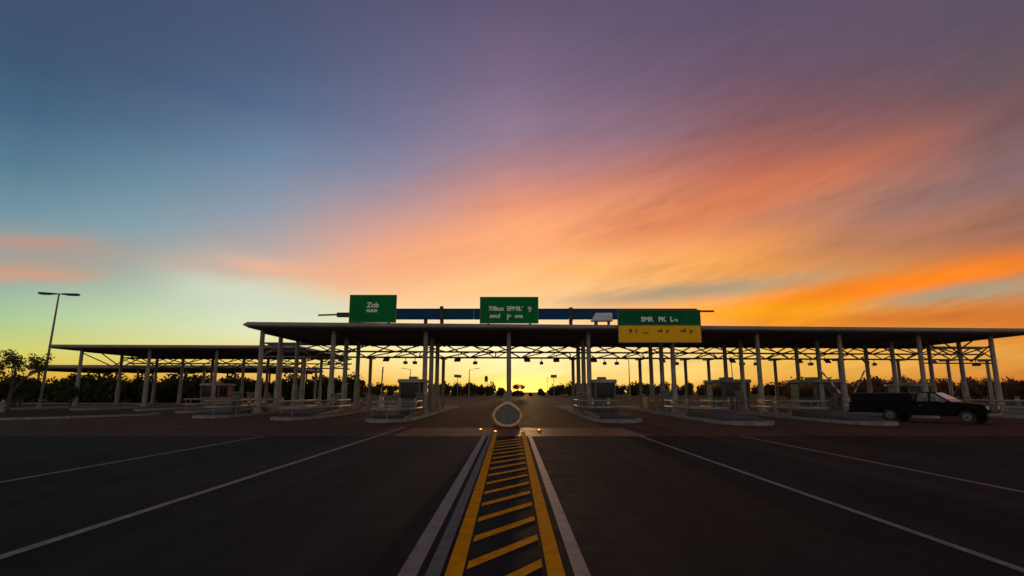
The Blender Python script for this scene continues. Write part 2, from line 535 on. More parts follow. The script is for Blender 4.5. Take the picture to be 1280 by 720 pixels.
def thing(name, label, cat, loc=(0, 0, 0), rz=0.0, group=None):
    o = bpy.data.objects.new(name, None)
    COL.objects.link(o)
    o.location = loc
    o.rotation_euler = (0, 0, rz)
    o.empty_display_size = 0.3
    return tag(o, label, cat, group)


KIDS = {}


def kids(o):
    if o.name not in KIDS:
        KIDS[o.name] = [c for c in bpy.data.objects if c.parent is o]
    return KIDS[o.name]


def copy_tree(o, parent=None):
    c = o.copy()
    COL.objects.link(c)
    c.parent = parent
    ks = []
    for ch in list(kids(o)):
        ks.append(copy_tree(ch, c))
    KIDS[c.name] = ks
    return c


def place(proto, first, loc, rz, label, scale=None):
    o = proto if first else copy_tree(proto)
    o.location = loc
    o.rotation_euler = (0, 0, rz)
    if scale:
        o.scale = scale if isinstance(scale, tuple) else (scale,) * 3
    o['label'] = label
    return o


def text_mesh(name, body, size, m, parent, loc, bold=0.018, sx=1.0):
    cu = bpy.data.curves.new(name, 'FONT')
    cu.body = body
    cu.size = size
    cu.extrude = 0.01
    cu.offset = bold
    cu.align_x = 'LEFT'
    t = bpy.data.objects.new(name + '_tmp', cu)
    COL.objects.link(t)
    dg = bpy.context.evaluated_depsgraph_get()
    me = bpy.data.meshes.new_from_object(t.evaluated_get(dg))
    bpy.data.objects.remove(t)
    bpy.data.curves.remove(cu)
    me.materials.clear()
    me.materials.append(m)
    o = bpy.data.objects.new(name, me)
    COL.objects.link(o)
    o.parent = parent
    o.location = loc
    o.rotation_euler = (PI / 2, 0, 0)
    o.scale = (sx, 1, 1)
    return o


def struct(o):
    o['kind'] = 'structure'
    return o


def sheet(name, pts, z, m):
    b = MB()
    b.bm.faces.new([b.bm.verts.new((x, y, z)) for x, y in pts])
    return struct(b.build(name, m))


# ------------------------------------------------------------------ ground, roads
sheet('ground', [(-2500, -600), (2500, -600), (2500, 5000), (-2500, 5000)], -0.02, M['soil'])
sheet('road', [(-60, -60), (70, -60), (70, 23.0), (-60, 23.0)], 0.0, M['asphalt'])
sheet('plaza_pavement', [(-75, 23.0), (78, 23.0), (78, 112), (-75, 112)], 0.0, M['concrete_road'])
sheet('apron_slab', [(-4.7, 22.9), (5.3, 22.9), (5.3, 28.2), (-4.7, 28.2)], 0.003, M['apron_glow'])  # concrete slab, cut to the width of the glow painted in its colour
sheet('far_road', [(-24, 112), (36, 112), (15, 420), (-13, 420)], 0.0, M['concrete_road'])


def line(name, pts_l, w0, w1, m, z=0.007):
    (x0, y0), (x1, y1) = pts_l
    return sheet(name, [(x0 - w0 / 2, y0), (x0 + w0 / 2, y0), (x1 + w1 / 2, y1), (x1 - w1 / 2, y1)], z, m)  # painted line


line('lane_line', ((-5.40, -10), (-5.25, 28.5)), 0.15, 0.15, M['white_line'])
line('lane_line', ((4.88, -10), (5.02, 27.5)), 0.12, 0.12, M['faded_line'])
line('lane_line', ((-9.9, -10), (-9.7, 22.9)), 0.12, 0.12, M['faded_line'])
line('lane_line', ((8.6, -10), (8.95, 22.9)), 0.12, 0.12, M['faded_line'])
line('edge_line', ((-0.90, -10), (-1.08, 22.9)), 0.19, 0.17, M['white_line'])
line('edge_line', ((0.63, -10), (0.70, 22.9)), 0.16, 0.14, M['white_line'])
line('gutter_strip', ((-0.655, -10), (-0.85, 22.9)), 0.15, 0.13, M['strip'])
line('median_line', ((-0.43, -10), (-0.70, 25.4)), 0.17, 0.16, M['yellow_line'])
line('median_line', ((0.37, -10), (0.48, 25.4)), 0.17, 0.16, M['yellow_line'])
hb = MB()
k = 0
y = 1.8
while y < 20.5:
    th = 0.27 if y < 12 else 0.30
    xl = -0.35 - 0.27 * (y + 10) / 34.4 + 0.035
    xr = 0.27 + 0.11 * (y + 11) / 34.4 - 0.02
    vs = [(xl, y), (xr, y + 1.12), (xr, y + 1.12 + th), (xl, y + th)]
    hb.bm.faces.new([hb.bm.verts.new((a, b, 0.007)) for a, b in vs])
    y += 1.03
struct(hb.build('hatching', M['yellow_line']))


# raised kerbed areas at the two sides
def raised(name, pts, z0=0.0, z1=0.13, top='grass_ground'):
    b = MB().prism(pts, z0, z1)
    o = b.build(name + '_kerb', M['kerb'])
    struct(o)
    cx = sum(p[0] for p in pts) / len(pts)
    cy = sum(p[1] for p in pts) / len(pts)
    inner = []
    for x, y in pts:
        d = math.hypot(x - cx, y - cy)
        f = (d - 0.35) / d
        inner.append((cx + (x - cx) * f, cy + (y - cy) * f))
    sheet(name, inner, z1 + 0.004, M[top])
    return inner


raised('verge', [(-80, 27), (-35, 32.5), (-29.3, 37.5), (-26.6, 43.0), (-27.2, 45.0), (-34, 47), (-80, 47)])
raised('verge', [(-110, 84), (-24, 84), (-22, 110), (-110, 112)])
raised('verge', [(58, 34), (120, 30), (120, 110), (58, 110)])
# thin kerbed strip along the right of the plaza
raised('kerb_strip', [(27.5, 28.2), (57, 27.2), (57, 28.3), (27.5, 29.4)], top='island')

rnd = random.Random(5)
# grass tufts on the left verge and far verges
gb = MB()


def tuft(b, x, y, z, s):
    for _ in range(3):
        a = rnd.uniform(0, 2 * PI)
        h = s * rnd.uniform(0.6, 1.2)
        dx, dy = math.cos(a) * 0.02, math.sin(a) * 0.02
        lx, ly = rnd.uniform(-.05, .05), rnd.uniform(-.05, .05)
        b.bm.faces.new([b.bm.verts.new((x - dx, y - dy, z)), b.bm.verts.new((x + dx, y + dy, z)), b.bm.verts.new((x + lx, y + ly, z + h))])


for _ in range(5200):
    x = rnd.uniform(-66, -28)
    y = rnd.uniform(30, 46.5)
    if y < 28 + (x + 80) * 0.122 + 0.6 or (x > -35 and y < 32.5 + (x + 35) * 1.2 + .6):
        continue
    tuft(gb, x, y, 0.134, 0.12)
for _ in range(3000):
    tuft(gb, rnd.uniform(58.5, 100), rnd.uniform(35, 70), 0.134, 0.14)
tag(gb.build('grass', M['grass']), 'short dull grass on the kerbed verges beside the plaza', 'grass', kind='stuff')

# ------------------------------------------------------------------ canopies
SK = 0.072      # the canopy row runs slightly skew to the lanes


def canopy(name, label, x0, x1, yf, depth, zu, cols, rows, sk=SK, thick=0.42, nose=0.9, lift=0.0, braces=()):
    t = thing(name, label, 'canopy')
    Y = lambda x: yf + sk * x
    prof = [(0.0, zu + thick * 0.38), (0.0, zu + thick * 0.78), (0.25, zu + thick), (depth - 0.4, zu + thick + lift), (depth, zu + thick * 0.6 + lift), (depth - 0.3, zu + lift), (0.5, zu), (0.12, zu + thick * .15)]
    b = MB()

    def ring(x, s=1.0, xo=0.0):
        cz = zu + thick * 0.5
        return [(x + xo, Y(x) + (p if s == 1 else depth / 2 + (p - depth / 2) * s), cz + (z - cz) * (s if s == 1 else 0.35)) for p, z in prof]
    n = len(prof)
    rings = [ring(x0 - 0.05, 0.97), ring(x0 + 0.25)] + [ring(x0 + 0.25 + (x1 - x0 - 0.5) * i / 8) for i in range(1, 8)] + [ring(x1 - 0.25), ring(x1 + 0.05, 0.97)]
    vr = [[b.bm.verts.new(p) for p in r] for r in rings]
    for A, B in zip(vr, vr[1:]):
        for i in range(n):
            b.bm.faces.new((A[i], A[(i + 1) % n], B[(i + 1) % n], B[i]))
    b.bm.faces.new(vr[0][::-1])
    b.bm.faces.new(vr[-1])
    roof = b.build('roof', M['fascia'], t)
    # soffit boards hung just below
    s = MB()
    s.hull([(x0 + 0.9, Y(x0) + 0.75, zu - 0.03), (x1 - 0.9, Y(x1) + 0.75, zu - 0.03), (x1 - 0.9, Y(x1) + depth - 0.6, zu - 0.03 + lift), (x0 + 0.9, Y(x0) + depth - 0.6, zu - 0.03 + lift)],
           [(x0 + 0.9, Y(x0) + 0.75, zu - 0.004), (x1 - 0.9, Y(x1) + 0.75, zu - 0.004), (x1 - 0.9, Y(x1) + depth - 0.6, zu - 0.004 + lift), (x0 + 0.9, Y(x0) + depth - 0.6, zu - 0.004 + lift)])
    s.build('soffit', M['soffit'], roof)
    # beams under the roof, one per column line, and purlins between
    for cx in cols:
        MB().hull([(cx - .09, Y(cx) + 1.9, zu - .28), (cx + .09, Y(cx) + 1.9, zu - .28), (cx + .09, Y(cx) + 1.9, zu - .03), (cx - .09, Y(cx) + 1.9, zu - .03)],
                  [(cx - .09, Y(cx) + depth - .8, zu - .28 + lift), (cx + .09, Y(cx) + depth - .8, zu - .28 + lift), (cx + .09, Y(cx) + depth - .8, zu - .03 + lift), (cx - .09, Y(cx) + depth - .8, zu - .03 + lift)]).build('cross_beam', M['soffit'], t)
    for cx in cols:
        for r in rows:
            y = Y(cx) + r
            c = MB()
            c.cyl((cx, y, 0.15), (cx, y, zu - 0.04), 0.19, 0.175, 14)
            o = c.build('column', M['column'], t, smooth=False)
            if abs(cx) > 1:
                MB().cyl((cx, y, 0.14), (cx, y, 2.35), 0.25, 0.225, 14).build('column_jacket', M['column'], o)
            MB().box(cx - .32, cx + .32, y - .32, y + .32, 0.13, 0.36).build('footing', M['concrete'], o)
    for pts in braces:
        for (xa, za), (xb, zb) in zip(pts, pts[1:]):
            MB().cyl((xa, Y(xa) + rows[0], za), (xb, Y(xb) + rows[0], zb), .06, n=6).build('end_brace', M['dark_steel'], t)
    return t


MAINX = [-19.15, -13.8, -6.75, -0.25, 6.1, 12.9, 20.0, 27.0, 33.9, 40.3]
canopy('toll_canopy', 'long flat main toll canopy behind the three green signs, on grey columns', -19.95, 43.6, 43.3, 15.2, 6.42, MAINX, (1.7, 5.2, 9.0), braces=(((33.9, 4.05), (40.2, 4.05)), ((35.6, 6.1), (38.3, 4.2), (40.2, 5.6)), ((39.0, 6.15), (36.6, 4.7), (34.2, 5.9))))
canopy('toll_canopy', 'lower looking grey canopy left of the main one, beside the street lamp', -50.2, -23.4, 64.0, 17.5, 6.35, [-47.6, -40.3, -33.0, -25.9], (1.6, 8.2, 15.2), sk=0.05, braces=(((-47.4, 5.9), (-44.2, 4.5), (-41.8, 5.7)), ((-45.6, 6.0), (-43.4, 4.5), (-40.6, 4.4))))
canopy('toll_canopy', 'thin farthest canopy seen under the left canopy above the trees', -80.0, -38.0, 98.0, 20.0, 5.45, [-79, -71, -63, -55, -47, -40], (2.0, 16), sk=0.05, thick=.65)


# ------------------------------------------------------------------ lattice gantries
def gantry(label, x0, x1, yf, dep, zb, zt, bay, legs, sk=SK, second=0.65):
    t = thing('lattice_gantry', label, 'gantry')
    Y = lambda x: yf + sk * x
    P = lambda x, d, z: (x, Y(x) + d, z)
    ch = [(0, zb), (0, zt), (dep, zb + second), (dep, zt)]
    for d, z in ch:
        MB().cyl(P(x0, d, z), P(x1, d, z), 0.085, n=8).build('chord', M['steel'], t)
    n = int(round((x1 - x0) / bay))
    rg = random.Random(int(x0 * 7))
    for i in range(n):
        a, bx = x0 + (x1 - x0) * i / n, x0 + (x1 - x0) * (i + 1) / n
        up = i % 2 == 0
        MB().cyl(P(a, 0, zb if up else zt), P(bx, 0, zt if up else zb), 0.07, n=6).build('brace', M['steel'], t)
        if i % 3 != 1:
            MB().cyl(P(a, 0, zt if up else zb), P(bx, 0, zb if up else zt), 0.05, n=6).build('brace', M['dark_steel'], t)
        MB().cyl(P(a, dep, zt if up else zb + second), P(bx, dep, zb + second if up else zt), 0.065, n=6).build('brace', M['dark_steel'], t)
        MB().cyl(P(a, 0, zb), P(bx if i % 3 else a, dep, zb + second), 0.06, n=6).build('tie', M['dark_steel'], t)
    for lx in legs:
        MB().cyl((lx, Y(lx) + dep / 2, 0.15), (lx, Y(lx) + dep / 2, zb + 0.1), 0.16, n=12).build('leg', M['column'], t)
        MB().box(lx - .28, lx + .28, Y(lx) - .1, Y(lx) + dep + .1, zb - .12, zb - .0).build('leg_head', M['steel'], t)
    return t


gantry('long lattice gantry just behind the main canopy, spanning all lanes', -24.0, 50.6, 56.2, 1.5, 5.0, 6.3, 2.49,
       [-20.1, -13.8, -6.75, 6.1, 12.9, 17.6, 20.0, 27.0, 33.9, 40.3, 45.8, 50.2])
gantry('short lattice gantry under the left canopy in front of the dark woods', -50.5, -21.5, 76.5, 1.5, 4.75, 6.05, 2.4,
       [-47.6, -40.3, -33.0, -25.9, -22.0], sk=0.05)

# equipment hanging on the long gantry
GY = lambda x: 56.2 + SK * x


def lane_camera():
    t = thing('lane_camera', 'x', 'camera', group='small cameras hung on the long gantry')
    MB().cyl((0, 0, 0), (0, 0, -0.34), 0.03, n=6).build('bracket', M['dark_steel'], t)
    h = MB().box(-.14, .14, -.32, .26, -.56, -.32).build('housing', M['dark_steel'], t, bevel=0.02)
    MB().cyl((0, -.33, -.44), (0, -.40, -.44), 0.07, n=10).build('lens', M['glass'], h)
    return t


cp = lane_camera()
spots = [(-17.4, 'left of the fourth column bay'), (-10.3, 'below the small green sign'), (-9.4, 'below the right edge of the small green sign'), (-3.6, 'left of the central column'), (2.9, 'right of the central column'),
         (9.2, 'below the left end of the yellow sign'), (10.4, 'below the middle of the yellow sign'), (16.4, 'just right of the yellow sign'), (23.2, 'above the large right hand booth'), (24.6, 'above the raised red barrier arm'),
         (30.4, 'above the bed of the dark pickup'), (37.2, 'above the cab of the dark pickup'), (48.3, 'near the gantry right hand end')]
for i, (x, wh) in enumerate(spots):
    place(cp, i == 0, (x, GY(x), 5.0), rnd.uniform(-.35, .35), 'small dark camera under the lattice gantry, ' + wh, scale=1.15)


def antenna():
    t = thing('toll_antenna', 'x', 'antenna', group='flat tag readers on the long gantry')
    MB().cyl((0, 0, 0.2), (0, -.3, -.25), 0.03, n=6).build('bracket', M['dark_steel'], t)
    MB().hull([(-.3, -.28, -.05), (.3, -.28, -.05), (.3, -.62, -.42), (-.3, -.62, -.42)], [(-.3, -.22, -.11), (.3, -.22, -.11), (.3, -.56, -.48), (-.3, -.56, -.48)]).build('panel', M['steel'], t)
    return t


ap = antenna()
for i, (x, wh) in enumerate([(-16.2, 'second bay from the gantry left end'), (-12.0, 'left of the small green sign'), (-5.2, 'between the left column cluster and the centre'), (1.4, 'beside the central column'),
                             (4.4, 'left of the right column cluster'), (8.0, 'right of the white rooftop box'), (14.9, 'under the right end of the yellow sign'), (22.0, 'between the two larger booths'),
                             (29.0, 'left of the pickup'), (31.9, 'over the pickup bed'), (36.0, 'over the pickup windscreen'), (43.3, 'under the canopy right tip')]):
    place(ap, i == 0, (x, GY(x), 5.05), rnd.uniform(-.2, .2), 'flat grey tag reader on the lattice gantry, ' + wh)

# ------------------------------------------------------------------ rooftop sign beam
t = thing('rooftop_beam', 'long blue panelled box beam standing on the main canopy roof', 'beam')
xs = [-13.4, -9.2, -5.85, -3.2, 0.2, 4.75, 6.2, 9.0, 12.2, 15.2]
for a, b in zip(xs, xs[1:]):
    MB().box(a + .02, b - .02, 46.9, 47.5, 7.68, 8.46).build('beam_panel', M['teal'] if a in (-5.85, 4.75, -13.4) else M['blue'], t, bevel=0.02)
MB().box(-13.5, 15.4, 46.85, 47.55, 8.463, 8.53).build('top_rail', M['dark_steel'], t)
MB().cyl((-16.2, 47.2, 8.02), (-13.4, 47.2, 8.10), 0.07, n=8).build('end_rod', M['dark_steel'], t)
MB().box(-14.6, -13.41, 47.0, 47.4, 7.86, 8.22).build('end_bracket', M['dark_steel'], t)
MB().cyl((15.4, 47.2, 8.35), (16.9, 47.2, 8.35), 0.08, n=8).build('end_rod', M['dark_steel'], t)
for x in (-12.8, -7.2, -5.85, 4.9, 7.0, 11.0, 14.8):
    MB().box(x - .13, x + .13, 47.05, 47.35, 6.80, 7.68).build('support', M['dark_steel'], t)
MB().box(-6.0, -5.7, 46.8, 46.88, 7.55, 8.72).build('panel_clamp', M['dark_steel'], t)
MB().box(4.75, 5.05, 46.8, 46.88, 7.5, 8.62).build('panel_clamp', M['dark_steel'], t)

t = thing('rooftop_unit', 'white slant-sided metal box on the roof left of the yellow sign', 'roof unit', (7.35, 46.0, 6.80))
MB().hull([(-.95, -.4, 0.55), (.8, -.4, .55), (.8, .4, .55), (-.95, .4, .55)], [(-.55, -.4, 1.2), (.75, -.4, 1.2), (.75, .4, 1.2), (-.55, .4, 1.2)]).build('casing', M['white_metal'], t, bevel=0.03)
for x in (-.5, .5):
    MB().box(x - .06, x + .06, -.3, .3, 0, .55).build('foot', M['dark_steel'], t)


# ------------------------------------------------------------------ overhead signs
def sign(label, x0, x1, y, z0, z1, m, texts, legs, lowz=6.8):
    t = thing('overhead_sign', label, 'sign', ((x0 + x1) / 2, y, z0))
    W, H = (x1 - x0) / 2, z1 - z0
    bd = MB().box(-W, W, 0, 0.09, 0, H).build('sign_panel', m, t)
    fr = MB()
    fr.box(-W - .05, W + .05, -.015, .11, H, H + .06).box(-W - .05, W + .05, -.015, .11, -.06, 0)
    fr.box(-W - .05, -W, -.015, .11, 0, H).box(W, W + .05, -.015, .11, 0, H)
    fr.build('edge_trim', M['sign_back'], t)
    for lx in legs:
        MB().box(lx - .07, lx + .07, .115, .27, lowz - z0, H * 0.9).build('mounting_post', M['dark_steel'], t)
    for (body, size, tx, tz, sx, mm) in texts:
        text_mesh('lettering', body, size, mm, bd, (-W + tx, -0.02, tz), bold=0.018 if body != '9' else 0.006, sx=sx)
    return t


LT, DL = M['letter'], M['dark_letter']
sign('small green road sign with two short centred lines of pale letters', -12.25, -8.80, 42.6, 6.90, 8.90, M['sign_green'],
     [('Zob', 0.54, 1.27, 1.10, 1.0, LT), ('nuun', 0.44, 1.25, 0.74, 0.95, LT)], (-1.2, 1.2))
sign('wide green road sign directly over the central column, lettering with a figure 9', -2.42, 1.98, 43.3, 6.92, 8.86, M['sign_green'],
     [('7/8on', 0.46, 0.62, 0.93, 1.1, LT), ("EPMIL'", 0.46, 2.02, 0.93, 0.98, LT), ('9', 0.62, 3.62, 0.80, 1.0, LT), ('soul', 0.46, 0.72, 0.38, 1.05, LT), ('l', 0.62, 2.02, 0.22, 1.0, LT), ('>', .40, 2.14, .38, 1.0, LT), ('ova', 0.42, 2.62, 0.38, 1.05, LT)], (-1.6, 1.6))
t = sign('broad dark green sign with pale letters and a yellow lower half, at the roof edge', 8.20, 14.50, 43.6, 6.79, 7.90, M['sign_dark_green'],
         [('SMR', 0.50, 1.75, 0.26, 1.0, LT), ('PK', 0.50, 3.08, 0.26, 1.0, LT), ('L', 0.52, 3.98, 0.26, 1.1, LT), ('as', 0.34, 4.28, 0.26, 1.05, LT)], (-2.6, 2.6))
yp = MB().box(-3.15, 3.15, 0.0, 0.09, -1.33, -0.065).build('yellow_panel', M['sign_yellow'], t)
for body, size, tx, tz, sx in (('9', .44, .80, -.62, 1.0), ('l', .40, 1.30, -.60, 1.2), ('~', .60, 1.90, -.78, 1.1), ('4', .38, 3.12, -.58, 1.2), ('r', .38, 3.66, -.58, 1.4), ('4', .36, 4.92, -.56, 1.3), ('y', .42, 5.45, -.60, 1.2), ('.', .9, 2.95, -.54, 1.0), ('.', .9, 4.72, -.54, 1.0)):
    text_mesh('lettering', body, size, DL, yp, (-3.15 + tx, -0.02, tz), sx=sx)
fr = MB()
fr.box(-3.2, 3.2, -.015, .11, -1.39, -1.33).box(-3.2, -3.15, -.015, .11, -1.33, -.065).box(3.15, 3.2, -.015, .11, -1.33, -.065)
fr.build('edge_trim', M['sign_back'], t)


# ------------------------------------------------------------------ toll islands
def nose_outline(w, y0, y1, n=9):
    pts = [(w, y0 + w), (w, y1 - w)]
    pts += [(w * math.cos(a), y1 - w + w * math.sin(a)) for a in [PI * i / n for i in range(1, n)]]
    pts += [(-w, y1 - w), (-w, y0 + w)]
    pts += [(w * math.cos(a), y0 + w + 1.6 * w * math.sin(a)) for a in [PI + PI * i / n for i in range(1, n)]]
    return pts


ORD = ['first', 'second', 'third', 'fourth', 'fifth', 'sixth', 'seventh']
islands = [(-20.2, 38.5, 1.2, 74), (-13.9, 36.0, 1.35, 70), (-7.3, 33.3, 1.35, 66), (6.15, 33.0, 1.45, 66), (12.6, 30.6, 1.5, 68), (19.2, 30.5, 1.3, 70), (27.4, 38.8, 1.4, 72), (34.1, 38.0, 1.4, 72), (40.6, 37.0, 1.4, 72), (47.5, 40, 1.4, 74),
           (-26.6, 47.5, 1.2, 82), (-33.6, 53, 1.2, 84), (-40.9, 55, 1.2, 83.8), (-48.2, 56, 1.2, 83.8)]


def isl_name(x):
    left = sorted([i[0] for i in islands if i[0] < 0], reverse=True)
    right = sorted([i[0] for i in islands if i[0] > 0])
    return (ORD[left.index(x)] + ' toll island left of the median') if x < 0 else (ORD[right.index(x)] + ' toll island right of the median')


for (x, y0, wd, y1) in islands:
    t = thing('toll_island', 'kerbed concrete lane divider, ' + isl_name(x), 'traffic island', (x, 0, 0), group='toll islands')
    MB().prism(nose_outline(wd, y0, y1), 0.004, 0.16).build('kerb_stone', M['kerb'], t)
    MB().prism(nose_outline(wd - .18, y0 + .22, y1 - .2), 0.10, 0.168).build('slab', M['island'], t)
    if x in (-7.3, 6.15, 12.6, 19.2, -13.9, -20.2):
        ln = 7.0
        b = MB()
        b.hull([(-wd + .35, y0 + .7, .168), (wd - .35, y0 + .7, .168), (wd - .35, y0 + .7 + ln, .168), (-wd + .35, y0 + .7 + ln, .168)],
               [(-wd + .5, y0 + 1.2, .34), (wd - .5, y0 + 1.2, .34), (wd - .42, y0 + .6 + ln, .52), (-wd + .42, y0 + .6 + ln, .52)])
        b.build('nose_block', M['dark_steel'], t, bevel=0.05)


# guard rails wrapping the noses of islands
def guard_rail(x, y0, wd, ln, label):
    t = thing('guard_rail', label, 'guard rail', (x, y0, 0.16), group='tube guard rails round the island noses')
    w2 = wd - .12
    for z, r in ((0.52, .075), (0.95, .055)):
        pts = [(w2, ln, z), (w2, ln * .6, z), (w2, w2 + .3, z)] + [(w2 * math.cos(a), w2 + .3 + w2 * 1.2 * math.sin(a), z) for a in [-PI * i / 8 for i in range(1, 8)]] + [(-w2, w2 + .3, z), (-w2, ln * .6, z), (-w2, ln, z)]
        MB().tube(pts, r, 8).build('rail', M['column'], t, smooth=True)
    for px_, py_ in ((w2, ln - .1), (w2, ln * .5), (w2, w2 + .3), (0, .16), (-w2, w2 + .3), (-w2, ln * .5), (-w2, ln - .1)):
        MB().cyl((px_, py_ + (0.02 if px_ == 0 else 0), 0.0), (px_, py_, .95), 0.05, n=8).build('post', M['steel'], t)
    return t


for (x, y0, wd, y1) in islands:
    if x < -30:
        continue
    ln = 9.0 if x < 0 else 6.5
    if x == 6.15 or x == 12.6 or x == 19.2:
        y0 += 5.4
    elif x in (-7.3, -13.9, -20.2):
        y0 += 0.15 if x == -7.3 else 0.3
        ln = 5.6 if x == -7.3 else 9.0
    guard_rail(x, y0 + .35, wd - .05, ln, 'pale looped tube guard rail on the ' + isl_name(x))


# booths
def booth(L_=3.4, W_=1.9):
    t = thing('toll_booth', 'x', 'toll booth', group='toll booths')
    w2, l2 = W_ / 2, L_ / 2
    MB().box(-w2, w2, -l2, l2, 0, 1.05).build('lower_wall', M['booth_wall'], t, bevel=.02)
    MB().box(-w2 - .05, w2 + .05, -l2 - .05, l2 + .05, 1.053, 1.13).build('sill', M['booth_wall'], t)
    for sx in (-1, 1):
        for sy in (-1, 1):
            MB().box(sx * w2 - .09, sx * w2 + .09, sy * l2 - .09, sy * l2 + .09, 1.13, 2.32).build('corner_post', M['booth_wall'], t)
    for sy in (-1, 1):
        MB().box(-w2 + .1, w2 - .1, sy * l2 - .02, sy * l2 + .02, 1.13, 2.3).build('window', M['glass'], t)
    for sx in (-1, 1):
        wn = MB().box(sx * w2 - .02, sx * w2 + .02, -l2 + .1, .25, 1.13, 2.3).build('window', M['glass'], t)
        MB().box(sx * w2 - .04, sx * w2 + .04, -.75, -.69, 1.13, 2.3).build('window_frame', M['booth_wall'], wn)
        d = MB().box(sx * w2 - .03, sx * w2 + .03, .33, l2 - .12, 0.05, 2.3).build('door', M['steel'], t)
        MB().box(sx * (w2 + .05) - .02, sx * (w2 + .05) + .02, .45, .49, 1.0, 1.16).build('handle', M['chrome'], d)
    r = MB()
    ol = [(math.copysign(min(abs(math.cos(a)) ** .35, 1), math.cos(a)) * (w2 + .32), math.copysign(abs(math.sin(a)) ** .35, math.sin(a)) * (l2 + .38)) for a in [2 * PI * i / 28 for i in range(28)]]
    r.prism(ol, 2.32, 2.62)
    rf = r.build('roof', M['fascia'], t, bevel=.06)
    MB().box(-.4, .4, -.5, .4, 2.62, 2.86).build('air_conditioner', M['steel'], rf, bevel=.03)
    return t


bp = booth()
for i, (x, y, lab, sc) in enumerate([
        (-7.7, 45.2, 'grey toll booth with rounded roof left of the centre columns', (.78, 1, .95)),
        (7.2, 46.4, 'grey toll booth just right of the right hand column cluster', (.78, 1, .95)),
        (20.6, 55.5, 'wide toll booth between the yellow sign and the tall bright column', (1.22, 1.4, 1.02)),
        (27.6, 52.8, 'wide toll booth left of the raised red and white arm', (1.2, 1.35, 1.0)),
        (-33.6, 66.0, 'toll booth in shade under the left canopy', (1, 1, .95)),
        (41.0, 60.0, 'toll booth deep behind the dark pickup', (1, 1, .9))]):
    place(bp, i == 0, (x, y, 0.168), 0, lab, sc)


# payment machines, bollards, barrier gates on the islands
def machine():
    t = thing('payment_machine', 'x', 'payment machine', group='payment machines on the islands')
    b = MB().box(-.28, .28, -.22, .22, 0, 1.5).build('cabinet', M['booth_wall'], t, bevel=.03)
    MB().box(-.2, .2, -.235, -.222, .95, 1.3).build('screen', M['screen'], b)
    MB().box(-.16, .16, -.245, -.222, .62, .8).build('card_slot', M['dark_steel'], b)
    MB().box(-.34, .34, -.34, .26, 1.503, 1.58).build('hood', M['steel'], t)
    return t


mp = machine()
j = 0
for x, y, lab in ((-6.5, 41.2, 'beside the booth on the first island left of the median'), (-13.4, 44.0, 'near the front column of the second island left of the median'), (-20.9, 44.0, 'near the front column of the third island left of the median'),
                  (5.3, 44.0, 'before the booth on the first island right of the median'), (12.1, 45.8, 'near the front column of the second island right of the median'), (13.5, 49.2, 'behind the front column of the second island right of the median'),
                  (18.5, 47.0, 'left of the tall bright column, third island right'), (26.6, 47.5, 'near the front column of the fourth island right of the median'), (33.5, 48.0, 'behind the pickup on the fifth island right of the median'),
                  (46.9, 50, 'on the seventh island right of the median'), (-26.2, 58, 'on the fourth island left of the median')):
    place(mp, j == 0, (x, y, .168), 0, 'grey payment machine ' + lab, scale=(1, 1, rnd.uniform(.9, 1.1)))
    j += 1


def bollard():
    t = thing('bollard', 'x', 'bollard', group='bollards on the toll islands')
    MB().cyl((0, 0, 0), (0, 0, 1.05), .11, n=12).build('tube', M['concrete'], t, smooth=False)
    MB().cyl((0, 0, .72), (0, 0, .88), .116, n=12).build('band', M['reflective'], t)
    MB().cyl((0, 0, 1.05), (0, 0, 1.12), .11, .05, n=12).build('cap', M['concrete'], t)
    return t


bo = bollard()
j = 0
for (x, y0, wd, y1) in islands[:10]:
    for dx, dy, wh in ((-.55, 7.3, 'left of front pair'), (.55, 7.3, 'right of front pair'), (-.5, 13.8, 'left, by second column'), (.55, 15.2, 'right, past second column')):
        place(bo, j == 0, (x + dx, y0 + dy + (0 if x < 12 or x > 25 else 5.8), .168), 0, 'bollard, %s, %s' % (wh, isl_name(x).replace('toll island', 'island')))
        j += 1


def gate():
    t = thing('barrier_gate', 'x', 'barrier gate', group='lane barrier gates')
    MB().box(-.2, .2, -.2, .2, 0, 1.05).build('cabinet', M['reflective'], t, bevel=.03)
    arm = thing('arm', None, None)
    for p in list(arm.keys()):
        del arm[p]
    bpy.data.objects.remove(arm)
    arm = MB()
    arm.box(.0, 3.1, -.05, .0, -.06, .06)
    a = arm.build('arm', M['white_metal'], t)
    a.location = (0, -.22, .95)
    for q in range(4):
        MB().box(.25 + q * .75, .62 + q * .75, -.055, .005, -.065, .065).build('stripe', M['red'], a)
    return t


gt = gate()
for i, (x, y, ang, lab) in enumerate([(28.5, 49.8, 128, 'barrier gate with red and white arm raised slantwise, right of the widest booths'), (13.4, 58.5, 12, 'barrier gate with lowered arm beyond the second island right of the median'),
                                      (-13.2, 58.5, 88, 'barrier gate with upright arm on the second island left of the median'), (33.3, 57.0, 60, 'barrier gate with half raised arm behind the pickup')]):
    o = place(gt, i == 0, (x, y, .168), 0, lab)
    for c in kids(o):
        if c.name.startswith('arm'):
            c.rotation_euler = (0, -math.radians(ang), 0)

# ------------------------------------------------------------------ central median island, crash cushion
CX = -0.22
t = thing('median_island', 'narrow kerbed median island behind the crash cushion under the centre sign', 'traffic island', (CX, 0, 0))
MB().prism(nose_outline(.58, 28.3, 62), 0.004, 0.16).build('kerb_stone', M['kerb'], t)
MB().prism(nose_outline(.42, 28.5, 61.8), 0.10, 0.168).build('slab', M['island'], t)

t = thing('crash_cushion', 'egg-shaped dark crash cushion with bright rim at the end of the yellow hatching', 'crash cushion', (CX, 27.8, 0.0))


